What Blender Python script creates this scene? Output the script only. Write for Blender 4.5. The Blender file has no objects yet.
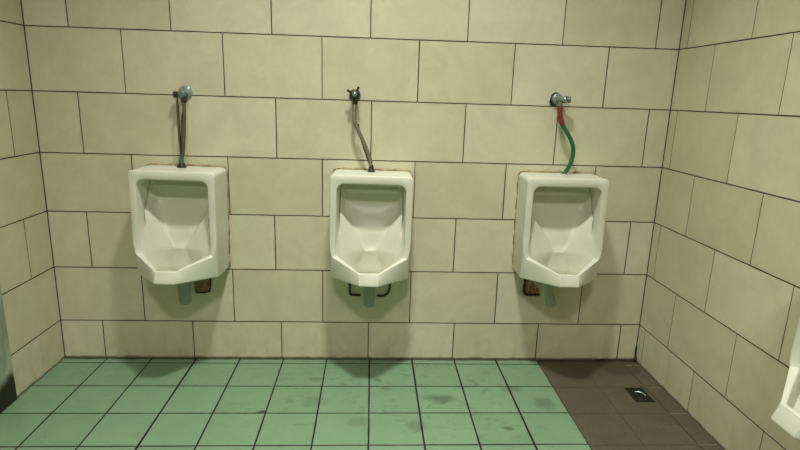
import bpy, bmesh, math, random
from mathutils import Vector, Matrix

random.seed(7)
scene = bpy.context.scene
COL = scene.collection

# ------------------------------------------------------------------ camera
PITCH, YAW, ROLL = 0.23423, 0.05634, 0.03105
CAM = Vector((0.01293, -2.33256, 1.20937))
cd = bpy.data.cameras.new('camera')
cam = bpy.data.objects.new('camera', cd)
COL.objects.link(cam)
fwd = Vector((math.sin(YAW) * math.cos(PITCH), math.cos(YAW) * math.cos(PITCH), -math.sin(PITCH)))
rt = Vector((math.cos(YAW), -math.sin(YAW), 0))
up = rt.cross(fwd)
r2 = math.cos(ROLL) * rt + math.sin(ROLL) * up
u2 = -math.sin(ROLL) * rt + math.cos(ROLL) * up
cam.matrix_world = Matrix(((r2.x, u2.x, -fwd.x, CAM.x), (r2.y, u2.y, -fwd.y, CAM.y), (r2.z, u2.z, -fwd.z, CAM.z), (0, 0, 0, 1)))
cd.sensor_width = 36
cd.lens = 540.03 / 800 * 36
cd.clip_start = 0.02
scene.camera = cam

# ------------------------------------------------------------------ light, world, exposure
scene.view_settings.view_transform = 'Standard'
scene.view_settings.look = 'None'
scene.view_settings.gamma = 1
scene.view_settings.use_curve_mapping = False
scene.view_settings.exposure = -0.05
w = bpy.data.worlds.new('world'); scene.world = w; w.use_nodes = True
w.node_tree.nodes['Background'].inputs[0].default_value = (0.75, 0.8, 0.6, 1)
w.node_tree.nodes['Background'].inputs[1].default_value = 0.02

LIGHT_COL = (0.965, 0.972, 0.885)
def area(name, loc, sx, sy, power, spread=180):
    l = bpy.data.lights.new(name, 'AREA'); l.shape = 'RECTANGLE'; l.size = sx; l.size_y = sy
    l.energy = power; l.spread = math.radians(spread); l.color = LIGHT_COL
    o = bpy.data.objects.new(name, l); COL.objects.link(o); o.location = loc
    return o
area('ceiling_lamp_near_wall', (0.05, -1.055, 3.2), 0.22, 0.18, 29, 94)
area('ceiling_lamp_behind', (-0.12, -3.33, 3.2), 0.45, 0.3, 66)

# ------------------------------------------------------------------ node helpers
class NT:
    def __init__(s, name):
        s.m = bpy.data.materials.new(name); s.m.use_nodes = True
        s.t = s.m.node_tree; s.t.nodes.clear()
        s.out = s.t.nodes.new('ShaderNodeOutputMaterial')
        s.b = s.t.nodes.new('ShaderNodeBsdfPrincipled')
        s.t.links.new(s.b.outputs[0], s.out.inputs[0])
    def link(s, a, b): s.t.links.new(a, b)
    def put(s, sock, v):
        if isinstance(v, bpy.types.NodeSocket): s.link(v, sock)
        else: sock.default_value = v
    def m_(s, op, a, b=0.0, c=None, clamp=False):
        n = s.t.nodes.new('ShaderNodeMath'); n.operation = op; n.use_clamp = clamp
        s.put(n.inputs[0], a); s.put(n.inputs[1], b)
        if c is not None: s.put(n.inputs[2], c)
        return n.outputs[0]
    def add(s, a, b): return s.m_('ADD', a, b)
    def sub(s, a, b): return s.m_('SUBTRACT', a, b)
    def mul(s, a, b): return s.m_('MULTIPLY', a, b)
    def mx(s, a, b): return s.m_('MAXIMUM', a, b)
    def mn(s, a, b): return s.m_('MINIMUM', a, b)
    def pos(s):
        g = s.t.nodes.new('ShaderNodeNewGeometry'); x = s.t.nodes.new('ShaderNodeSeparateXYZ')
        s.link(g.outputs['Position'], x.inputs[0]); return g.outputs['Position'], x.outputs
    def loc(s):
        g = s.t.nodes.new('ShaderNodeTexCoord'); x = s.t.nodes.new('ShaderNodeSeparateXYZ')
        s.link(g.outputs['Object'], x.inputs[0]); return g.outputs['Object'], x.outputs
    def noise(s, vec, scale, detail=3, rough=0.55, dist=0.0, dim='3D', w=None):
        n = s.t.nodes.new('ShaderNodeTexNoise'); n.noise_dimensions = '4D' if w is not None else dim
        if vec is not None: s.link(vec, n.inputs['Vector'])
        n.inputs['Scale'].default_value = scale; n.inputs['Detail'].default_value = detail
        n.inputs['Roughness'].default_value = rough; n.inputs['Distortion'].default_value = dist
        if w is not None: s.put(n.inputs['W'], w)
        return n.outputs['Fac']
    def stretch(s, vec, sc):
        n = s.t.nodes.new('ShaderNodeVectorMath'); n.operation = 'MULTIPLY'
        s.link(vec, n.inputs[0]); n.inputs[1].default_value = sc; return n.outputs[0]
    def ramp(s, v, lo, hi, a=0.0, b=1.0, smooth=True):
        n = s.t.nodes.new('ShaderNodeMapRange'); n.clamp = True
        if smooth: n.interpolation_type = 'SMOOTHSTEP'
        s.put(n.inputs[0], v)
        for i, q in zip((1, 2, 3, 4), (lo, hi, a, b)): s.put(n.inputs[i], q)
        return n.outputs[0]
    def mix(s, f, a, b, mode='MIX'):
        n = s.t.nodes.new('ShaderNodeMix'); n.data_type = 'RGBA'; n.blend_type = mode
        s.put(n.inputs[0], f)
        for i, q in ((6, a), (7, b)):
            if isinstance(q, tuple): n.inputs[i].default_value = (*q[:3], 1)
            else: s.link(q, n.inputs[i])
        return n.outputs[2]
    def white(s, x, y):
        c = s.t.nodes.new('ShaderNodeCombineXYZ'); s.put(c.inputs[0], x); s.put(c.inputs[1], y)
        n = s.t.nodes.new('ShaderNodeTexWhiteNoise'); s.link(c.outputs[0], n.inputs['Vector'])
        return n.outputs['Value']
    def bump(s, h, strength, dist):
        n = s.t.nodes.new('ShaderNodeBump'); n.inputs['Strength'].default_value = strength
        n.inputs['Distance'].default_value = dist; s.link(h, n.inputs['Height'])
        s.link(n.outputs[0], s.b.inputs['Normal'])
    def fin(s, col, rough, spec=0.5, metal=0.0):
        s.put(s.b.inputs['Base Color'], col if not isinstance(col, tuple) else (*col[:3], 1))
        s.put(s.b.inputs['Roughness'], rough); s.put(s.b.inputs['Specular IOR Level'], spec)
        s.put(s.b.inputs['Metallic'], metal)
        return s.m
    def blob(s, a, b, ca, cb, ra, rb, wob, k=0.35, edge=0.6):
        """soft irregular patch centred (ca, cb) in plane coords a, b: a stain with its own outline"""
        da = s.m_('DIVIDE', s.sub(a, ca), ra); db = s.m_('DIVIDE', s.sub(b, cb), rb)
        r = s.m_('SQRT', s.add(s.mul(da, da), s.mul(db, db)))
        r = s.add(r, s.mul(s.sub(wob, 0.5), k * 4))
        return s.ramp(r, 1.0, edge)

def srgb(r, g, b):
    f = lambda c: (c / 255 / 12.92) if c / 255 <= 0.04045 else ((c / 255 + 0.055) / 1.055) ** 2.4
    return (f(r), f(g), f(b))

# ------------------------------------------------------------------ materials
def wall_tiles(name, axis, x_even, x_odd, grout_scale=1.0, base=srgb(206, 202, 178), tw=0.4, rowoff=(), cut_low=False, corners=()):
    s = NT(name); p, c = s.pos(); a = c[axis]; z = c[2]
    wob = s.mul(s.sub(s.noise(p, 9.0, 2), 0.5), 0.0025)
    v = s.m_('DIVIDE', s.add(s.sub(z, 0.1845 - 0.25), wob), 0.2503)
    row = s.m_('FLOOR', v); par = s.m_('MODULO', s.add(row, 40.0), 2.0)        # row 0 is the cut row at the floor
    off = s.add(s.mul(s.sub(1.0, par), x_even), s.mul(par, x_odd))
    for rr, oo in rowoff: off = s.add(off, s.mul(s.m_('COMPARE', row, rr, 0.1), oo))
    u = s.m_('DIVIDE', s.sub(s.add(a, wob), off), tw)
    fu = s.sub(u, s.m_('FLOOR', u)); fv = s.sub(v, row)
    du = s.mul(s.mn(fu, s.sub(1.0, fu)), tw); dv = s.mul(s.mn(fv, s.sub(1.0, fv)), 0.2503)
    # grout lines vary a little in width
    rw = s.white(s.m_('FLOOR', s.add(u, 0.5)), s.add(row, 3.3))
    wv = s.add(0.0006 * grout_scale, s.mul(s.add(rw, s.noise(p, 5.0, 1)), 0.0006 * grout_scale))
    wh = s.add(0.0011, s.mul(s.noise(p, 4.0, 2), 0.0011))
    gv = s.ramp(s.sub(du, wv), 0.0, 0.0011, 1.0, 0.0); gh = s.ramp(s.sub(dv, wh), 0.0, 0.0012, 1.0, 0.0)
    if cut_low: gv = s.mul(gv, s.m_('GREATER_THAN', z, 0.1845))
    g = s.mx(gv, gh)
    for cc in corners: g = s.mx(g, s.ramp(s.m_('ABSOLUTE', s.sub(a, cc)), 0.0022, 0.0036, 1.0, 0.0))
    rnd = s.white(s.m_('FLOOR', u), s.add(row, 0.5))
    # soft veined clouding, different on every tile
    vein = s.noise(p, 5.5, 5, 0.6, 1.2, w=s.mul(rnd, 17.0))
    fine = s.noise(p, 38.0, 3, 0.6, 0.4, w=s.mul(rnd, 5.0))
    col = s.mix(s.ramp(vein, 0.32, 0.68), tuple(q * 0.94 for q in base), tuple(min(q * 1.05, 1) for q in base))
    col = s.mix(s.mul(s.ramp(fine, 0.35, 0.75), 0.12), col, srgb(172, 160, 128))
    tint = s.mix(rnd, srgb(244, 243, 236), (1, 1, 1)); col = s.mix(1.0, col, tint, 'MULTIPLY')
    # grime: soiled lower rows and a run of dirt beside the joints
    low = s.ramp(z, 0.28, 0.0)
    gr = s.noise(s.stretch(p, (1, 1, 0.35)), 16.0, 4, 0.65)
    col = s.mix(s.mul(s.mul(low, s.ramp(gr, 0.45, 0.75)), 0.28), col, srgb(128, 114, 78))
    near = s.ramp(s.mn(du, dv), 0.012, 0.0)
    col = s.mix(s.mul(s.mul(near, s.ramp(s.noise(p, 7.0, 3), 0.4, 0.75)), 0.32), col, srgb(140, 120, 78))
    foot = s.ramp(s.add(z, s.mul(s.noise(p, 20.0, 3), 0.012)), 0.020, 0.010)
    col = s.mix(g, col, s.mix(s.noise(p, 6.0, 2), srgb(30, 25, 12), srgb(66, 56, 30)))
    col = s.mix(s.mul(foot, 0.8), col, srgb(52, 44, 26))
    s.bump(s.sub(1.0, g), 0.35, 0.0015)
    rough = s.add(0.34, s.add(s.mul(g, 0.4), s.mul(s.ramp(vein, 0.3, 0.7), 0.08)))
    return s.fin(col, rough, 0.4)

M = {}
M['wall_back'] = wall_tiles('cream_wall_tile_back', 0, -1.2, -0.998, 1.25, rowoff=((0, .0126), (2, -.0066), (4, .0093)), corners=(-1.370, 1.303))
M['wall_left'] = wall_tiles('cream_wall_tile_left', 1, -0.16, -0.36, 1.0, srgb(206, 201, 176), cut_low=True, corners=(0.0,))
M['wall_right'] = wall_tiles('cream_wall_tile_right', 1, -0.058, -0.25, 0.7, srgb(204, 200, 174), tw=0.391, corners=(0.0,))

def green_floor():
    s = NT('green_floor_tile'); p, c = s.pos(); x, y = c[0], c[1]
    wob = s.mul(s.sub(s.noise(p, 5.0, 2), 0.5), 0.003)
    u = s.m_('DIVIDE', s.add(s.sub(x, -1.18), wob), 0.2); v = s.m_('DIVIDE', s.sub(s.add(y, 0.046), wob), 0.2)
    iu, iv = s.m_('FLOOR', u), s.m_('FLOOR', v)
    fu, fv = s.sub(u, iu), s.sub(v, iv)
    du = s.mul(s.mn(fu, s.sub(1.0, fu)), 0.2); dv = s.mul(s.mn(fv, s.sub(1.0, fv)), 0.2)
    n1 = s.noise(p, 3.0, 2); rw = s.white(s.m_('FLOOR', s.add(u, 0.5)), 0.3)
    wu = s.add(0.0011, s.add(s.mul(n1, 0.0018), s.mul(rw, 0.0014))); wv = s.add(0.0010, s.mul(s.noise(p, 4.0, 3), 0.0022))
    gu = s.ramp(s.sub(du, wu), 0.0, 0.0014, 1.0, 0.0); gv = s.ramp(s.sub(dv, wv), 0.0, 0.0016, 1.0, 0.0)
    g = s.mx(gu, gv)
    rnd = s.white(iu, iv)
    col = s.mix(rnd, srgb(108, 138, 109), srgb(116, 146, 118))
    cloud = s.noise(p, 7.0, 5, 0.65, 0.8)
    col = s.mix(s.mul(s.ramp(cloud, 0.35, 0.7), 0.45), col, srgb(126, 150, 118))
    # scuffs and ingrained dirt
    sm = s.noise(s.stretch(p, (1, 1.8, 1)), 9.0, 6, 0.7, 1.5)
    zone = s.ramp(s.noise(p, 2.2, 2), 0.38, 0.62)
    mid = s.ramp(s.m_('ABSOLUTE', s.sub(x, 0.05)), 0.9, 0.2)
    dirt = s.mul(s.ramp(sm, 0.52, 0.74), s.add(0.12, s.mul(s.mul(zone, mid), 0.75)))
    col = s.mix(dirt, col, srgb(72, 84, 60))
    speck = s.ramp(s.noise(s.stretch(p, (1, 1.6, 1)), 42.0, 3, 0.7, 0.8), 0.66, 0.72)
    col = s.mix(s.mul(speck, 0.6), col, srgb(62, 72, 48))
    wn = s.noise(p, 24.0, 4, 0.7)
    for (ca, cb, ra, rb, k) in ((0.325, -0.345, 0.065, 0.05, 0.6), (0.27, -0.33, 0.05, 0.03, 0.35), (0.74, -0.38, 0.05, 0.07, 0.45), (0.63, -0.27, 0.06, 0.04, 0.3),
                                (-0.20, -0.36, 0.07, 0.05, 0.3), (0.20, -0.53, 0.05, 0.05, 0.4), (0.55, -0.55, 0.03, 0.02, 0.6), (-0.02, -0.50, 0.06, 0.05, 0.3)):
        col = s.mix(s.mul(s.blob(x, y, ca, cb, ra, rb, wn, 0.3, 0.3), k), col, srgb(66, 80, 58))
    # chipped corner filled with dirt
    ch = s.mul(s.ramp(s.add(s.mul(s.m_('ABSOLUTE', s.add(x, 0.385)), -1.0), s.mul(s.sub(y, -0.449), -1.6)), -0.048, -0.040), s.ramp(s.sub(y, -0.449), -0.001, 0.001))
    chip = s.mul(ch, s.ramp(x, -0.376, -0.384)); chip = s.mul(chip, s.ramp(y, -0.425, -0.43))
    col = s.mix(s.mul(chip, 0.9), col, srgb(62, 44, 26))
    near = s.ramp(s.mn(du, dv), 0.010, 0.0)
    col = s.mix(s.mul(s.mul(near, s.ramp(s.noise(p, 6.0, 4, 0.7), 0.42, 0.68)), 0.55), col, srgb(74, 70, 42))
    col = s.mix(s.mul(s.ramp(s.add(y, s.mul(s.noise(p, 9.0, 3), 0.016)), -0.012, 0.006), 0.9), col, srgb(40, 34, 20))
    col = s.mix(g, col, srgb(22, 21, 11))
    s.bump(s.sub(1.0, g), 0.4, 0.002)
    rough = s.add(0.30, s.add(s.mul(g, 0.5), s.mul(s.ramp(sm, 0.4, 0.7), 0.2)))
    return s.fin(col, rough, 0.4)
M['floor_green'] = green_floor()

def brown_floor():
    s = NT('brown_floor_tile'); p, c = s.pos(); x, y = c[0], c[1]
    wob = s.mul(s.sub(s.noise(p, 5.0, 2), 0.5), 0.003)
    def line(v, at, half, soft=0.0016): return s.ramp(s.sub(s.m_('ABSOLUTE', s.sub(s.add(v, wob), at)), half), 0.0, soft, 1.0, 0.0)
    fy = s.m_('DIVIDE', s.add(y, 0.052), 0.2); fv = s.sub(fy, s.m_('FLOOR', fy)); dv = s.mul(s.mn(fv, s.sub(1.0, fv)), 0.2)
    gy = s.ramp(s.sub(s.add(dv, wob), 0.0008), 0.0, 0.0018, 1.0, 0.0)
    strip = s.m_('GREATER_THAN', x, 1.229)
    g = s.mx(s.mul(s.mx(gy, line(x, 1.022, 0.0005)), s.sub(1.0, strip)), line(x, 1.229, 0.002))
    fine = s.noise(p, 160.0, 3, 0.7); big = s.noise(p, 6.0, 4, 0.65, 0.6)
    col = s.mix(s.ramp(fine, 0.35, 0.7), srgb(78, 71, 56), srgb(98, 90, 73))
    col = s.mix(s.mul(s.ramp(big, 0.35, 0.7), 0.45), col, srgb(72, 67, 49))
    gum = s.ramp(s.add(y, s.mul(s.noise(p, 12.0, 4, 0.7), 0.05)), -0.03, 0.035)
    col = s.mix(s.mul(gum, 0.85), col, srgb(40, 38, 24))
    col = s.mix(s.mul(s.blob(x, y, 1.17, -0.09, 0.13, 0.075, big, 0.35, 0.4), 0.6), col, srgb(52, 50, 34))
    col = s.mix(s.mul(g, 0.75), col, srgb(50, 46, 30))
    pale = s.mul(s.mul(gy, strip), s.ramp(s.noise(p, 15.0, 2), 0.35, 0.5))
    col = s.mix(s.mul(pale, 0.6), col, srgb(150, 146, 124))
    s.bump(s.add(s.sub(1.0, g), s.mul(fine, 0.1)), 0.35, 0.002)
    return s.fin(col, s.add(0.42, s.mul(big, 0.2)), 0.4)
M['floor_brown'] = brown_floor()

def simple(name, col, rough, spec=0.5, metal=0.0, var=0.12, sc=30.0, dark=None, coat=0.0):
    s = NT(name); p, c = s.loc()
    n = s.noise(p, sc, 4, 0.6)
    cc = s.mix(s.ramp(n, 0.35, 0.7), tuple(q * (1 - var) for q in col) if dark is None else dark, col)
    if coat: s.b.inputs['Coat Weight'].default_value = coat; s.b.inputs['Coat Roughness'].default_value = 0.08
    return s.fin(cc, rough, spec, metal)

def porcelain(name, stain):
    s = NT(name); p, c = s.loc()
    n = s.noise(p, 5.0, 4, 0.6); col = s.mix(s.ramp(n, 0.3, 0.7), srgb(202, 203, 185), srgb(213, 214, 197))
    streak = s.noise(s.stretch(p, (1, 1, 0.08)), 55.0, 4, 0.65)
    col = s.mix(s.mul(s.ramp(streak, 0.45, 0.75), 0.10 + stain), col, srgb(190, 180, 140))
    return s.fin(col, s.add(0.30, s.mul(n, 0.1)), 0.35)
M['porcelain'] = porcelain('white_porcelain', 0.0)
M['porcelain_bowl'] = porcelain('stained_white_porcelain', 0.08)
M['sealant'] = simple('aged_tan_sealant', srgb(178, 160, 118), 0.7, 0.3, dark=srgb(120, 100, 64), sc=14)
M['chrome'] = simple('dull_chrome', srgb(170, 182, 176), 0.28, 0.5, 0.9, 0.35, 60)
M['old_metal'] = simple('tarnished_grey_green_metal', srgb(120, 138, 128), 0.45, 0.5, 0.55, 0.4, 70)
M['dark_metal'] = simple('dark_tarnished_metal', srgb(84, 82, 70), 0.35, 0.5, 0.7, 0.5, 80)
M['disc_metal'] = simple('pale_plated_disc', srgb(150, 164, 156), 0.35, 0.5, 0.35, 0.3, 60)
M['black_rubber'] = simple('black_rubber', srgb(34, 34, 28), 0.55, 0.4)
M['teal_plastic'] = simple('teal_verdigris_nut', srgb(70, 120, 106), 0.4, 0.5, 0.2, 0.35, 90)
M['green_hose'] = simple('green_rubber_hose', srgb(26, 104, 52), 0.38, 0.5, 0, 0.25, 40)
M['red_hose'] = simple('red_rubber_sleeve', srgb(132, 46, 28), 0.45, 0.5, 0, 0.35, 60)
M['grey_plastic'] = simple('grey_plastic_pipe', srgb(148, 156, 142), 0.35, 0.5, 0, 0.15, 20)
M['pale_plastic'] = simple('pale_grey_green_plastic_pipe', srgb(164, 172, 150), 0.35, 0.5, 0, 0.15, 20)
M['rust'] = simple('rusty_iron', srgb(158, 138, 98), 0.85, 0.2, 0.0, dark=srgb(118, 90, 60), sc=60)
M['black_iron'] = simple('blackened_iron', srgb(66, 60, 42), 0.6, 0.4, 0.3, 0.4, 60)
M['broken_mortar'] = simple('rusty_broken_mortar', srgb(206, 164, 128), 0.9, 0.2, 0, dark=srgb(112, 82, 56), sc=110)
M['drain_black'] = simple('wet_black_metal', srgb(24, 22, 14), 0.3, 0.5, 0.2, 0.4, 60)
M['pale_plaster'] = simple('plain_grey_plaster', srgb(140, 140, 122), 0.7, 0.3, 0, 0.06, 3)
M['grime'] = simple('black_green_grime', srgb(58, 52, 32), 0.6, 0.4, 0, dark=srgb(30, 28, 18), sc=50)

def braid(name, c1, c2):
    s = NT(name); p, c = s.loc()
    wv = s.t.nodes.new('ShaderNodeTexWave'); wv.bands_direction = 'DIAGONAL'; s.link(p, wv.inputs['Vector']); wv.inputs['Scale'].default_value = 90
    col = s.mix(wv.outputs['Fac'], c1, c2); s.bump(wv.outputs['Fac'], 0.4, 0.001)
    return s.fin(col, 0.42, 0.5, 0.5)
M['braid_dark'] = braid('dull_braided_steel_dark', srgb(62, 58, 42), srgb(116, 112, 88))
M['braid_grey'] = braid('dull_braided_steel', srgb(84, 80, 60), srgb(158, 152, 124))

def jamb_mat():
    s = NT('grey_painted_metal_stained'); p, c = s.pos(); z = c[2]
    n = s.noise(s.stretch(p, (1, 1, 0.3)), 14.0, 5, 0.65, 0.5)
    col = s.mix(s.ramp(n, 0.35, 0.68), srgb(136, 144, 122), srgb(176, 182, 158))
    d = s.add(s.ramp(z, 0.22, 0.01, 0.0, 0.6), s.mul(n, 0.6))
    col = s.mix(s.ramp(d, 0.52, 0.78), col, srgb(34, 34, 20))
    return s.fin(col, 0.45, 0.4)
M['jamb'] = jamb_mat()

# ------------------------------------------------------------------ mesh helpers
def link(name, bm, mat, parent=None, smooth=None, loc=None):
    me = bpy.data.meshes.new(name)
    bmesh.ops.recalc_face_normals(bm, faces=bm.faces)
    if loc is not None: bmesh.ops.translate(bm, verts=bm.verts, vec=-Vector(loc))
    bm.to_mesh(me); bm.free()
    o = bpy.data.objects.new(name, me); COL.objects.link(o)
    me.materials.append(mat)
    if smooth is not None:
        me.polygons.foreach_set('use_smooth', [True] * len(me.polygons))
        me.set_sharp_from_angle(angle=math.radians(smooth))
    if loc is not None: o.location = loc
    if parent is not None: o.parent = parent
    return o
def thing(name, label, cat, loc=(0, 0, 0), rotz=0, roty=0, group=None):
    o = bpy.data.objects.new(name, None); COL.objects.link(o)
    o.empty_display_size = 0.05
    o.location = loc; o.rotation_euler = (0, roty, rotz)
    o['label'] = label; o['category'] = cat
    if group: o['group'] = group
    return o
def struct(name, bm, mat):
    o = link(name, bm, mat); o['kind'] = 'structure'; return o
def box(bm, x0, y0, z0, x1, y1, z1):
    v = [bm.verts.new(p) for p in ((x0, y0, z0), (x1, y0, z0), (x1, y1, z0), (x0, y1, z0), (x0, y0, z1), (x1, y0, z1), (x1, y1, z1), (x0, y1, z1))]
    for f in ((0, 1, 2, 3), (4, 5, 6, 7), (0, 1, 5, 4), (1, 2, 6, 5), (2, 3, 7, 6), (3, 0, 4, 7)): bm.faces.new([v[i] for i in f])
    return v
def bevel_all(bm, r, seg=2):
    bmesh.ops.bevel(bm, geom=list(bm.edges), offset=r, segments=seg, affect='EDGES', profile=0.5)
def catmull(pts, n):
    P = [Vector(p) for p in pts]; P = [2 * P[0] - P[1]] + P + [2 * P[-1] - P[-2]]; out = []
    for i in range(1, len(P) - 2):
        for k in range(n):
            t = k / n; a, b, c, d = P[i - 1:i + 3]
            out.append(0.5 * ((2 * b) + (c - a) * t + (2 * a - 5 * b + 4 * c - d) * t * t + (3 * b - a - 3 * c + d) * t ** 3))
    out.append(P[-2]); return out
def tube(bm, pts, radii, seg=16, caps=True):
    """sweep a circle along a path with parallel transported frames"""
    pts = [Vector(p) for p in pts]
    if not hasattr(radii, '__len__'): radii = [radii] * len(pts)
    t0 = (pts[1] - pts[0]).normalized(); n = t0.orthogonal().normalized(); rings = []
    for i, p in enumerate(pts):
        t = (pts[min(i + 1, len(pts) - 1)] - pts[max(i - 1, 0)]).normalized()
        n = (n - t * n.dot(t)).normalized(); b = t.cross(n)
        rings.append([bm.verts.new(p + radii[i] * (math.cos(2 * math.pi * k / seg) * n + math.sin(2 * math.pi * k / seg) * b)) for k in range(seg)])
    for a, b in zip(rings, rings[1:]):
        for k in range(seg): bm.faces.new((a[k], a[(k + 1) % seg], b[(k + 1) % seg], b[k]))
    if caps: bm.faces.new(rings[0]); bm.faces.new(rings[-1])
def lathe(bm, origin, axis, prof, seg=28):
    """prof: list of (distance along axis, radius)"""
    origin = Vector(origin); axis = Vector(axis).normalized(); n = axis.orthogonal().normalized(); b = axis.cross(n); rings = []
    for d, r in prof:
        if r <= 1e-6: rings.append([bm.verts.new(origin + axis * d)])
        else: rings.append([bm.verts.new(origin + axis * d + r * (math.cos(2 * math.pi * k / seg) * n + math.sin(2 * math.pi * k / seg) * b)) for k in range(seg)])
    for a, c in zip(rings, rings[1:]):
        for k in range(seg):
            k2 = (k + 1) % seg
            if len(a) == 1 and len(c) == 1: continue
            if len(a) == 1: bm.faces.new((a[0], c[k2], c[k]))
            elif len(c) == 1: bm.faces.new((a[k], a[k2], c[0]))
            else: bm.faces.new((a[k], a[k2], c[k2], c[k]))
    if len(rings[0]) > 1: bm.faces.new(rings[0])
    if len(rings[-1]) > 1: bm.faces.new(rings[-1])

# ------------------------------------------------------------------ room shell
XL, XR, YB, ZC = -1.370, 1.303, -4.6, 3.25
XG = 0.8195                                   # where the green tiles end
bm = bmesh.new(); box(bm, XL - 0.1, 0, -0.1, XR + 0.1, 0.1, ZC); struct('wall_back', bm, M['wall_back'])
bm = bmesh.new(); box(bm, XL - 0.1, -0.346, -0.1, XL, 0.0, ZC); struct('wall_left', bm, M['wall_left'])
bm = bmesh.new(); box(bm, XL - 0.1, YB, -0.1, XL, -0.47, ZC); struct('wall_left_beyond_post', bm, M['wall_left'])
bm = bmesh.new(); box(bm, XR, YB, -0.1, XR + 0.1, 0.0, ZC); struct('wall_right', bm, M['wall_right'])
bm = bmesh.new(); box(bm, XL - 0.1, YB - 0.1, -0.1, XR + 0.1, YB, ZC); struct('wall_front', bm, M['pale_plaster'])
bm = bmesh.new(); box(bm, XL - 0.1, YB - 0.1, ZC, XR + 0.1, 0.1, ZC + 0.1); struct('ceiling', bm, M['pale_plaster'])
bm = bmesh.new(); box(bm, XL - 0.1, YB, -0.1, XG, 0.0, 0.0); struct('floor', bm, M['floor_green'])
bm = bmesh.new(); box(bm, XG, YB, -0.1, XR, 0.0, -0.0005); struct('floor_brown_tiles', bm, M['floor_brown'])
# painted metal post at the end of the left wall
bm = bmesh.new(); box(bm, XL - 0.1, -0.47, -0.05, XL + 0.004, -0.346, ZC); bevel_all(bm, 0.003)
struct('trim_1', bm, M['jamb'])
# lumpy grime bead where the walls meet the floor in the right corner
bm = bmesh.new()
pts = [(1.10, -0.003, 0.0), (1.17, -0.004, 0.001), (1.24, -0.005, 0.002), (1.285, -0.008, 0.004), (1.2995, -0.012, 0.012), (1.301, -0.006, 0.035), (1.3025, -0.003, 0.06), (1.303, -0.001, 0.09)]
cp = catmull(pts, 6); tube(bm, cp, [0.004 + 0.003 * abs(math.sin(i * 1.3)) + (0.003 if 18 < i < 26 else 0) for i in range(len(cp) - 4)] + [0.004, 0.003, 0.002, 0.001], 8)
o = link('corner_grime', bm, M['grime'], smooth=60); o['kind'] = 'structure'

# ------------------------------------------------------------------ urinal
def lerp(a, b, t): return a + (b - a) * t
N01, N12, N23, N34, N45, N56 = 14, 8, 20, 16, 7, 15
def pw(x, tab):
    """piecewise linear lookup, tab sorted by rising x"""
    if x <= tab[0][0]: return tab[0][1]
    for (a, va), (b, vb) in zip(tab, tab[1:]):
        if x <= b: return lerp(va, vb, (x - a) / (b - a))
    return tab[-1][1]
def half_loop(S, mid34=None):
    """S: 7 stations from top centre round the right side to bottom centre; S1-S2 is a quarter arc"""
    S = [Vector(s) for s in S]; out = []
    for k in range(N01): out.append(S[0].lerp(S[1], k / N01))
    c = Vector((S[1].x, S[1].y, S[2].z))
    for k in range(N12):
        a = k / N12 * math.pi / 2
        out.append(Vector((c.x + (S[2].x - c.x) * math.sin(a), lerp(S[1].y, S[2].y, k / N12), c.z + (S[1].z - c.z) * math.cos(a))))
    for k in range(N23): out.append(S[2].lerp(S[3], k / N23))
    for k in range(N34):
        t = k / N34
        if mid34 is not None:
            m = Vector(mid34); out.append(S[3] * (1 - t) ** 2 + m * 2 * t * (1 - t) + S[4] * t * t)
        else: out.append(S[3].lerp(S[4], t))
    for k in range(N45): out.append(S[4].lerp(S[5], k / N45))
    for k in range(N56 + 1): out.append(S[5].lerp(S[6], k / N56))
    return out
def full(h): return h + [Vector((-p.x, p.y, p.z)) for p in h[-2:0:-1]]

def norm(v): return Vector(v).normalized()
O_S = [(0, -.174, .894), (.148, -.174, .894), (.1690, -.174, .875), (.1690, -.175, .635), (.155, -.184, .553), (.038, -.289, .517), (0, -.289, .517)]
INN = [(0, 0, -1), (0, 0, -1), (-1, 0, 0), (-1, 0, 0), norm((-.8, .5, .15)), norm((-.25, .95, 0)), (0, 1, 0)]
BKD = [(0, 1, 0), (0, 1, 0), (0, 1, 0), (0, 1, 0), norm((0, .45, -.9)), (0, 0, -1), (0, 0, -1)]
WID = [.036, .036, .029, .028, .024, .015, .014]
def ring(inset, back, frac=False):
    S = []
    for o, i, b, wd in zip(O_S, INN, BKD, WID):
        ins = inset if not frac else wd + inset
        S.append(Vector(o) + Vector(i) * ins + Vector(b) * back)
    # stations 1 and 2 stay one quarter arc apart
    S[1].x = S[2].x - (0.0185 + 0.35 * abs(S[1].z - .894)); S[2].z = S[1].z - (0.0185 + 0.35 * abs(S[1].z - .894))
    m = S[3].lerp(S[4], 0.5) + Vector((0.006, 0, -0.022))
    return full(half_loop(S, m))
def rings_body():
    W = lambda y, z5: [(0, y, .894), (.148, y, .894), (.1690, y, .875), (.1690, y, .635), (.165, y, .455), (.075, y, .452), (0, y, .452)]
    R = [full(half_loop(W(0.008, .45)))]
    D0 = [(0, -.164, .894), (.148, -.164, .894), (.1690, -.164, .875), (.1690, -.164, .635), (.160, -.143, .4525), (.035, -.297, .4675), (0, -.297, .4675)]
    D1 = [(0, -.1655, .894), (.148, -.1655, .894), (.1690, -.1655, .875), (.1690, -.1655, .635), (.1635, -.150, .4575), (.0375, -.3045, .473), (0, -.3045, .473)]
    D2 = [(0, -.167, .894), (.148, -.167, .894), (.1690, -.167, .875), (.1690, -.167, .635), (.1640, -.152, .465), (.0380, -.3045, .479), (0, -.3045, .479)]
    for D in (D0, D1, D2): R.append(full(half_loop(D)))
    R.append(ring(0.0, 0.0065)); R.append(ring(0.0015, 0.0022)); R.append(ring(0.005, 0.0002))
    R.append(ring(-0.007, 0.0, True)); R.append(ring(-0.002, 0.0018, True)); R.append(ring(0.0, 0.007, True))
    return R
ZT = .856
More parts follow.
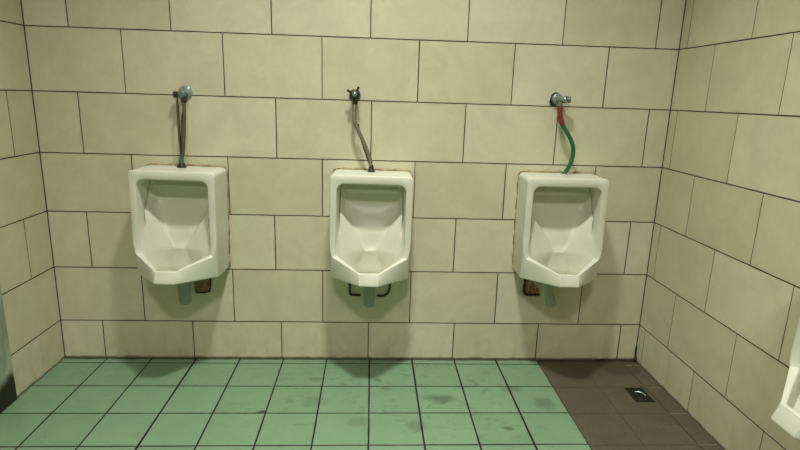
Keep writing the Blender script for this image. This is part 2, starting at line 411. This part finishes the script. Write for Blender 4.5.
G_S = [(0, -.055, ZT), (.104, -.055, ZT), (.132, -.058, ZT - .028), (.132, -.150, .635), (.116, -.166, .476), (.052, -.106, .462), (0, -.106, .462)]
MID = [(0, -.150, .8575), (.110, -.150, .8575), (.1375, -.150, .829), (.1385, -.158, .635), (.130, -.168, .515), (.036, -.264, .480), (0, -.264, .480)]
def Dback(z): return pw(z, [(.568, .124), (.576, .117), (.590, .111), (.63, .103), (.66, .094), (.69, .078), (.715, .062), (.74, .050), (.765, .043), (.80, .040), (.806, .050), (.822, .050), (.828, .038), (.86, .055)])
def Dcrease(z): return pw(z, [(.462, .112), (.568, .123), (.60, .122), (.725, .118), (.735, .085), (.745, .062), (.77, .050), (.80, .046), (.806, .056), (.822, .056), (.828, .045), (.86, .055)])
def Dwall(z): return pw(z, [(.474, .168), (.56, .160), (.635, .150), (.72, .136), (.78, .10), (.828, .072), (.86, .055)])
def xcrease(z): return pw(z, [(.462, .052), (.568, .023), (.727, .122), (.75, .114), (.86, .10)])
def grid_rows(loop):
    """bowl surface; loop = boundary ring. returns grid[row][col] for the right half (col 0 = centre)"""
    top = loop[:N01 + N12 + 1]; side = loop[N01 + N12:N01 + N12 + N23 + N34 + 1]; bot = loop[N01 + N12 + N23 + N34:N01 + N12 + N23 + N34 + N45 + N56 + 1][::-1]
    nc, nr = N01 + N12, N23 + N34; A = 15; g = []
    for r in range(nr + 1):
        t = r / nr; zr = side[r].z; wz = side[r].x; row = []
        xc = min(xcrease(zr), wz * 0.94)
        for j in range(nc + 1):
            if r == 0: row.append(top[j].copy()); continue
            if r == nr: row.append(bot[j].copy()); continue
            if j == nc: row.append(side[r].copy()); continue
            f = j / nc
            if j <= A: fr = j / A; fr = 1 - (1 - fr) ** 1.8; x = xc * fr; inA = True
            else: fr = (j - A) / (nc - A); x = lerp(xc, wz, fr); inA = False
            s = min(1, t * 5); s = s * s * (3 - 2 * s)
            s2 = max(0.0, (t - 0.82) / 0.18)
            x = lerp(top[j].x, x, s); x = lerp(x, bot[j].x, s2)
            zz = zr + (top[j].z - top[nc].z) * (1 - s)
            zz = lerp(zz, zz + (bot[j].z - side[nr].z), s2 * s2)
            if inA: D = Dback(zz) + (Dcrease(zz) - Dback(zz)) * (0.3 * fr ** 3 + 0.7 * fr ** 14) if zz > .568 else Dcrease(zz)
            else:
                D = lerp(Dcrease(zz), Dwall(zz), fr)
            row.append(Vector((x, -D, zz)))
        g.append(row)
    return g
BASE = Vector((0, 0, 0.452))
def make_urinal(label):
    t = thing('urinal', label, 'urinal')
    # outer shell and rim
    bm = bmesh.new(); R = rings_body()
    V = [[bm.verts.new(p - BASE) for p in r] for r in R]; n = len(V[0])
    for a, b in zip(V, V[1:]):
        for k in range(n): bm.faces.new((a[k], a[(k + 1) % n], b[(k + 1) % n], b[k]))
    link('body', bm, M['porcelain'], t, smooth=38)
    # bowl: inner walls, floor of the bowl and the folded back
    bm = bmesh.new()
    h = half_loop(G_S); G = full(h); mid = full(half_loop(MID)); inner = R[-1]
    L = [[bm.verts.new(p - BASE) for p in r] for r in (inner, mid)]
    gv = [bm.verts.new(p - BASE) for p in G]; L.append(gv)
    for a, b in zip(L, L[1:]):
        for k in range(n): bm.faces.new((a[k], a[(k + 1) % n], b[(k + 1) % n], b[k]))
    g = grid_rows(h); nr, nc = len(g) - 1, len(g[0]) - 1; H = len(h)
    def vert(r, j, sgn):
        idx = None
        if r == 0: idx = j
        elif r == nr: idx = H - 1 - j
        elif j == nc: idx = nc + r
        if idx is not None: return gv[idx] if (sgn > 0 or idx in (0, H - 1)) else gv[(n - idx) % n]
        key = (r, j, sgn if j else 1)
        if key not in cache: cache[key] = bm.verts.new(Vector((g[r][j].x * sgn, g[r][j].y, g[r][j].z)) - BASE)
        return cache[key]
    cache = {}
    for sgn in (1, -1):
        for r in range(nr):
            for j in range(nc):
                q = [vert(r, j, sgn), vert(r, j + 1, sgn), vert(r + 1, j + 1, sgn), vert(r + 1, j, sgn)]
                if len(set(q)) == 4: bm.faces.new(q)
    link('bowl', bm, M['porcelain_bowl'], t, smooth=24)
    # bead of aged sealant against the tiles
    bm = bmesh.new()
    loopp = full(half_loop([(0, -.001, .896), (.148, -.001, .896), (.1685, -.001, .876), (.1685, -.001, .635), (.166, -.001, .455), (.075, -.001, .451), (0, -.001, .451)]))
    m = len(loopp); rr = []
    for i, p in enumerate(loopp):
        tg = (loopp[(i + 1) % m] - loopp[i - 1]).normalized(); nn = tg.cross(Vector((0, 1, 0))).normalized()
        rad = 0.0042 + 0.0016 * math.sin(i * 0.9) + 0.001 * math.sin(i * 2.3)
        rr.append([bm.verts.new(p - BASE + rad * (math.cos(a) * nn + math.sin(a) * Vector((0, 1, 0)))) for a in [k * math.pi / 4 for k in range(8)]])
    for i in range(m):
        a, b = rr[i], rr[(i + 1) % m]
        for k in range(8): bm.faces.new((a[k], a[(k + 1) % 8], b[(k + 1) % 8], b[k]))
    link('sealant_bead', bm, M['sealant'], t, smooth=60)
    return t
def copy_thing(root, label):
    r = root.copy(); COL.objects.link(r); r['label'] = label
    for ch in root.children:
        c = ch.copy(); COL.objects.link(c); c.parent = r; c.matrix_parent_inverse = ch.matrix_parent_inverse
    return r
def place(o, loc, rotz, roty=0.0): o.location = loc; o.rotation_euler = (0, roty, rotz)
GU = 'white wall hung urinals'
ua = make_urinal('white urinal on back wall fed by twin dark braided hoses, nearest the left wall')
ua['group'] = GU
place(ua, (-0.774, -0.004, 0.452), -0.0285, 0.0084)
ub = copy_thing(ua, 'white urinal in the middle of the back wall under a curved grey braided hose')
place(ub, (0.0158, -0.003, 0.452), -0.0198, 0.0075)
uc = copy_thing(ua, 'white urinal on back wall under the red and green hose')
place(uc, (0.8321, -0.006, 0.460), -0.0425, -0.0070)
ud = copy_thing(ua, 'white urinal on the right wall, cut off by the picture edge')
place(ud, (XR - 0.001, -1.245, 0.450), -math.pi / 2)

# ------------------------------------------------------------------ stop valves
GV = 'stop valves on the back wall'
# left: round plated disc, knob turned to the left
t = thing('stop_valve', 'round grey green stop valve above the left urinal, knob pointing left', 'valve', (-0.757, 0, 1.193), group=GV)
bm = bmesh.new(); lathe(bm, (0, 0.002, 0.004), (0, -1, 0), [(0, .028), (.006, .028), (.009, .025), (.012, .018), (.013, 0)]); link('escutcheon', bm, M['disc_metal'], t, smooth=35)
bm = bmesh.new(); lathe(bm, (0, -0.010, -0.004), (0, -1, 0), [(0, .013), (.030, .013), (.034, .015), (.044, .015), (.047, .012), (.048, 0)]); link('valve_body', bm, M['old_metal'], t, smooth=35)
bm = bmesh.new(); lathe(bm, (-0.008, -0.035, -0.005), (-1, 0, 0), [(0, .008), (.012, .008), (.013, .013), (.026, .014), (.029, .011), (.030, 0)], 14); link('knob', bm, M['dark_metal'], t, smooth=35)
bm = bmesh.new(); lathe(bm, (0.004, -0.038, -0.008), (0.05, 0, -1), [(0, .010), (.012, .010), (.013, .0125), (.026, .0125), (.028, .008), (.029, 0)], 6); link('hose_nut', bm, M['dark_metal'], t, smooth=35)
# middle: dark round valve with a small four arm handle
t = thing('stop_valve', 'dark stop valve with small cross handle above the middle urinal', 'valve', (-0.061, 0, 1.209), group=GV)
bm = bmesh.new(); lathe(bm, (0, 0.002, 0), (0, -1, 0), [(0, .024), (.005, .024), (.008, .020), (.009, 0)]); link('escutcheon', bm, M['old_metal'], t, smooth=35)
bm = bmesh.new(); lathe(bm, (0, -0.006, 0), (0, -1, 0), [(0, .012), (.026, .012), (.028, .021), (.040, .0225), (.046, .019), (.049, 0.010), (.050, 0)]); link('valve_body', bm, M['dark_metal'], t, smooth=35)
bm = bmesh.new()
for a in (62, 150, 330, 215):
    c, s_ = math.cos(math.radians(a)), math.sin(math.radians(a)); k = 0.036 if a < 200 else 0.026
    tube(bm, [(c * .008, -.044, s_ * .008), (c * k * .8, -.045, s_ * k * .8), (c * k, -.046, s_ * k)], [.0052, .0045, .0062], 10)
link('cross_handle', bm, M['dark_metal'], t, smooth=40)
bm = bmesh.new(); lathe(bm, (0, -0.056, 0.001), (0, -1, 0), [(-.004, .009), (.001, .009), (.003, .006), (.0035, 0)], 16); link('screw_cap', bm, M['chrome'], t, smooth=35)
bm = bmesh.new(); lathe(bm, (0.001, -0.032, -0.012), (0, 0, -1), [(0, .010), (.010, .010), (.011, .0125), (.026, .0125), (.028, .008), (.029, 0)], 6); link('hose_nut', bm, M['dark_metal'], t, smooth=35)
# right: plated disc standing off a hole, outlet stub turned right
t = thing('stop_valve', 'chrome stop valve with pale disc above the right urinal, stub pointing right', 'valve', (0.800, 0, 1.216), group=GV)
bm = bmesh.new()
pts = [(-.030, -.001, .004), (-.026, -.001, .020), (-.012, -.001, .030), (.004, -.001, .026), (.010, -.001, 0), (-.002, -.001, -.026), (-.026, -.001, -.031), (-.034, -.001, -.014)]
vs = [bm.verts.new(p) for p in pts]; f = bm.faces.new(vs); r_ = bmesh.ops.extrude_face_region(bm, geom=[f]); bmesh.ops.translate(bm, verts=[v for v in r_['geom'] if isinstance(v, bmesh.types.BMVert)], vec=(0, .004, 0))
link('wall_hole', bm, M['black_iron'], t)
bm = bmesh.new(); lathe(bm, (-.002, -.0015, 0.001), norm((0.12, -1, 0)), [(0, .0235), (.010, .0235), (.013, .020), (.014, .013), (.016, 0)]); link('escutcheon', bm, M['disc_metal'], t, smooth=35)
bm = bmesh.new(); lathe(bm, (0, -0.012, 0), norm((0.45, -1, 0)), [(0, .012), (.030, .012), (.033, .015), (.052, .015), (.055, .012), (.056, 0)], 20); link('valve_body', bm, M['chrome'], t, smooth=35)
bm = bmesh.new(); lathe(bm, (0.012, -0.046, 0), norm((1, -0.3, 0.0)), [(0, .011), (.016, .011), (.018, .0135), (.026, .0135), (.029, .011), (.029, .008), (.022, .007), (.022, 0)], 20); link('outlet_stub', bm, M['old_metal'], t, smooth=35)
bm = bmesh.new(); lathe(bm, (0.002, -0.036, -0.006), (0, 0, -1), [(0, .009), (.016, .009), (.017, .0075), (.026, .0075), (.0262, 0)], 16); link('hose_barb', bm, M['chrome'], t, smooth=35)

# ------------------------------------------------------------------ supply hoses
GH = 'supply hoses down to the urinals'
def in_local(pts, loc): return [Vector(p) - Vector(loc) for p in pts]
ZTOP = 0.896
def cone(bm, x, y, z0, tall=.026, r0=.017):
    lathe(bm, (x, y, z0), (0, 0, 1), [(0, r0), (.004, r0), (.007, r0 * .8), (tall - .003, r0 * .52), (tall, r0 * .42), (tall, 0)], 20)
L1 = (-0.776, -0.055, ZTOP)
t = thing('supply_hose', 'straight dark braided supply hose with a thin loop beside it, above the left urinal', 'hose', L1, group=GH)
bm = bmesh.new(); tube(bm, in_local(catmull([(-0.7525, -.040, 1.160), (-0.753, -.046, 1.11), (-0.757, -.052, 1.03), (-0.763, -.055, .965), (-0.772, -.055, .926)], 8), L1), 0.0070, 14); link('braided_hose', bm, M['braid_dark'], t, smooth=60)
bm = bmesh.new(); tube(bm, in_local(catmull([(-0.778, -.040, 1.182), (-0.780, -.046, 1.14), (-0.779, -.052, 1.05), (-0.775, -.055, .97), (-0.7745, -.055, .926)], 8), L1), 0.0028, 10); link('thin_tube', bm, M['braid_dark'], t, smooth=60)
bm = bmesh.new(); tube(bm, in_local([(-0.7535, -.042, 1.145), (-0.762, -.05, 1.10), (-0.768, -.053, 1.02), (-0.773, -.055, .94)], L1), 0.0022, 8); link('inner_wire', bm, M['black_rubber'], t, smooth=60)
bm = bmesh.new(); lathe(bm, (0.003, 0, 0.016), (0, 0, 1), [(0, .010), (.002, .0115), (.016, .0115), (.018, .0085), (.026, .0075), (.027, 0)], 6); link('coupling_nut', bm, M['teal_plastic'], t, smooth=30)
bm = bmesh.new(); cone(bm, 0.003, 0, -0.001, .022, .019); link('rubber_cone', bm, M['black_rubber'], t, smooth=35)
L2 = (0.012, -0.055, ZTOP - .002)
t = thing('supply_hose', 'curved grey braided supply hose with a black rubber cone above the middle urinal', 'hose', L2, group=GH)
bm = bmesh.new(); tube(bm, in_local(catmull([(-0.060, -.034, 1.172), (-0.063, -.040, 1.14), (-0.060, -.046, 1.105), (-0.044, -.050, 1.065), (-0.020, -.053, 1.015), (-0.001, -.055, .970), (0.009, -.055, .935), (0.011, -.055, .915)], 8), L2), 0.0078, 14); link('braided_hose', bm, M['braid_grey'], t, smooth=60)
bm = bmesh.new(); tube(bm, in_local(catmull([(-0.044, -.044, 1.092), (-0.038, -.030, 1.05), (-0.022, -.026, .995), (-0.004, -.040, .945), (0.004, -.052, .928)], 8), L2), 0.0030, 10); link('loose_strand', bm, M['braid_dark'], t, smooth=60)
bm = bmesh.new(); cone(bm, 0.001, 0, -0.001, .030, .0165); link('rubber_cone', bm, M['black_rubber'], t, smooth=35)
L3 = (0.846, -0.055, ZTOP + .006)
t = thing('supply_hose', 'bowed green rubber supply hose with a red top end above the right urinal', 'hose', L3, group=GH)
P3 = [(0.802, -.042, 1.190), (0.802, -.046, 1.160), (0.811, -.050, 1.122), (0.838, -.054, 1.080), (0.864, -.058, 1.035), (0.871, -.060, .995), (0.866, -.058, .955), (0.852, -.056, .920), (0.840, -.055, .900)]
cp = catmull(P3, 10)
bm = bmesh.new(); tube(bm, in_local(cp[14:], L3), 0.0088, 16); link('green_tube', bm, M['green_hose'], t, smooth=60)
bm = bmesh.new(); tube(bm, in_local(cp[:23], L3), [.0110 + .0004 * math.sin(i * 1.1) for i in range(23)], 16); link('red_sleeve', bm, M['red_hose'], t, smooth=60)
bm = bmesh.new(); lathe(bm, in_local([(0.840, -.055, .9015)], L3)[0], (0, 0, 1), [(-.003, .014), (.001, .014), (.004, .0115), (.005, 0)], 20); link('inlet_collar', bm, M['pale_plastic'], t, smooth=35)

# ------------------------------------------------------------------ drain pipes and fixings under the urinals
GP = 'drain pipes under the urinals'
def bottle(name_label, x, y, ztop, zbot, r, mat, elbow=None):
    t = thing('drain_pipe', name_label, 'drain pipe', (x, y, zbot), group=GP)
    bm = bmesh.new()
    lathe(bm, (0, 0, 0), (0, 0, 1), [(0, 0), (0, r * .55), (.003, r * .8), (.010, r * .97), (.020, r), (ztop - zbot - .012, r), (ztop - zbot - .011, r * 1.06), (ztop - zbot, r * 1.06)], 28)
    link('trap_body', bm, mat, t, smooth=40)
    bm = bmesh.new()
    cp = catmull([(0, 0.0, (ztop - zbot) * .55), (0, r * .9, (ztop - zbot) * .57), (0, -y - .004, (ztop - zbot) * .60), (0, -y + .004, (ztop - zbot) * .60)], 6)
    tube(bm, cp, r * .62, 18); link('wall_outlet', bm, mat, t, smooth=50)
    bm = bmesh.new(); lathe(bm, (0, -y + .002, (ztop - zbot) * .60), (0, -1, 0), [(0, r * .95), (.004, r * .95), (.006, r * .7), (.006, 0)], 24); link('wall_flange', bm, mat, t, smooth=40)
    return t
bottle('grey plastic drain pipe hanging under the left urinal, beside a rusty plate', -0.789, -.070, .458, .297, .0265, M['grey_plastic'])
bottle('grey drain pipe under the middle urinal between two bent hooks', 0.013, -.070, .458, .292, .0245, M['grey_plastic'])
# right: trap with a bulging elbow and slimmer foot
t = thing('drain_pipe', 'pale green grey drain trap with an elbow under the right urinal', 'drain pipe', (0.833, -.07, .300), group=GP)
bm = bmesh.new(); cp = catmull([(-.024, 0, .160), (-.024, 0, .105), (-.020, 0, .072), (-.008, 0, .045), (.001, 0, .025), (.003, 0, .010)], 6)
n_ = len(cp); tube(bm, cp + [(.0035, 0, .003), (.0035, 0, 0)], [lerp(.029, .0235, min(1, i / (n_ * .75))) for i in range(n_)] + [.018, .009], 24); link('trap_body', bm, M['pale_plastic'], t, smooth=60)
bm = bmesh.new(); tube(bm, catmull([(-.020, .005, .09), (-.036, .03, .092), (-.046, .055, .095), (-.048, .074, .095)], 6), .018, 18); link('wall_outlet', bm, M['pale_plastic'], t, smooth=60)

t = thing('bracket_plate', 'rusty brown bracket plate under the right side of the left urinal', 'bracket', (-0.732, 0, .343), group='old fixings under the urinals')
bm = bmesh.new(); box(bm, -.036, -.004, -.016, .033, .001, .085); bevel_all(bm, .0012, 1); link('plate', bm, M['rust'], t)
bm = bmesh.new(); tube(bm, catmull([(-.030, -.006, -.018), (.010, -.007, -.017), (.030, -.007, -.006), (.036, -.007, .030), (.036, -.006, .085)], 6), .0032, 8); link('dark_edge', bm, M['black_iron'], t, smooth=60)
def hook(label, pts, x, z):
    bm = bmesh.new(); tube(bm, in_local(catmull(pts, 7), (x, 0, z)), .0048, 10)
    o = link('wall_hook', bm, M['black_iron'], smooth=60); o.location = (x, 0, z)
    o['label'] = label; o['category'] = 'hook'; o['group'] = 'bent iron hooks under the middle urinal'
hook('thin right-angled iron hook left of the pipe under the middle urinal', [(-.075, -.006, .452), (-.075, -.007, .39), (-.075, -.007, .34), (-.070, -.007, .324), (-.055, -.007, .321), (-.026, -.006, .321)], -.075, .321)
hook('thick curved iron hook right of the pipe under the middle urinal', [(.106, -.006, .452), (.106, -.008, .39), (.105, -.008, .352), (.094, -.008, .328), (.072, -.008, .319), (.048, -.006, .319)], .072, .319)
# broken hole in the tiles left of the right trap
t = thing('broken_tile_patch', 'rough rusty broken patch of wall left of the drain trap under the right urinal', 'wall damage', (0.768, 0, .365))
bm = bmesh.new(); rnd = random.Random(3); nx, nz = 12, 14; vv = []
for i in range(nx + 1):
    vv.append([bm.verts.new((lerp(-.034, .034, i / nx) + rnd.uniform(-.002, .002), -.003 - rnd.random() * .006 if 0 < i < nx and 0 < j < nz else 0.001, lerp(-.030, .087, j / nz) + rnd.uniform(-.002, .002))) for j in range(nz + 1)])
for i in range(nx):
    for j in range(nz): bm.faces.new((vv[i][j], vv[i + 1][j], vv[i + 1][j + 1], vv[i][j + 1]))
link('exposed_mortar', bm, M['broken_mortar'], t)
bm = bmesh.new(); tube(bm, catmull([(-.037, -.003, .087), (-.039, -.004, .03), (-.040, -.004, -.015), (-.030, -.004, -.032), (.0, -.004, -.034), (.034, -.003, -.033)], 6), [.006 + .002 * math.sin(i * 1.7) for i in range(31)], 8); link('dark_edge', bm, M['black_iron'], t, smooth=60)

# ------------------------------------------------------------------ floor drain
t = thing('floor_drain', 'square black floor drain with a grating set in the brown tiles by the right wall', 'drain', (1.172, -.313, 0))
bm = bmesh.new()
ox, oy, wr = .040, .054, .006
for a in ((-ox, -oy, ox, -oy + wr), (-ox, oy - wr, ox, oy), (-ox, -oy + wr, -ox + wr, oy - wr), (ox - wr, -oy + wr, ox, oy - wr)): box(bm, a[0], a[1], -.001, a[2], a[3], .0015)
link('frame', bm, M['drain_black'], t)
bm = bmesh.new(); box(bm, -ox + wr, -oy + wr, -.001, ox - wr, oy - wr, .0002); link('dark_well', bm, M['black_rubber'], t)
bm = bmesh.new()
for k in range(6):
    y = lerp(-oy + .012, oy - .012, k / 5); box(bm, -ox + wr, y - .0025, .0002, ox - wr, y + .0025, .0014)
link('grating', bm, M['drain_black'], t)
bm = bmesh.new(); tube(bm, catmull([(-.012, .018, .004), (.004, .012, .006), (.016, .000, .0055), (.022, -.014, .004)], 6), [.0016 + .0022 * math.sin(math.pi * i / 18) for i in range(19)], 10); link('wire_handle', bm, M['chrome'], t, smooth=60)
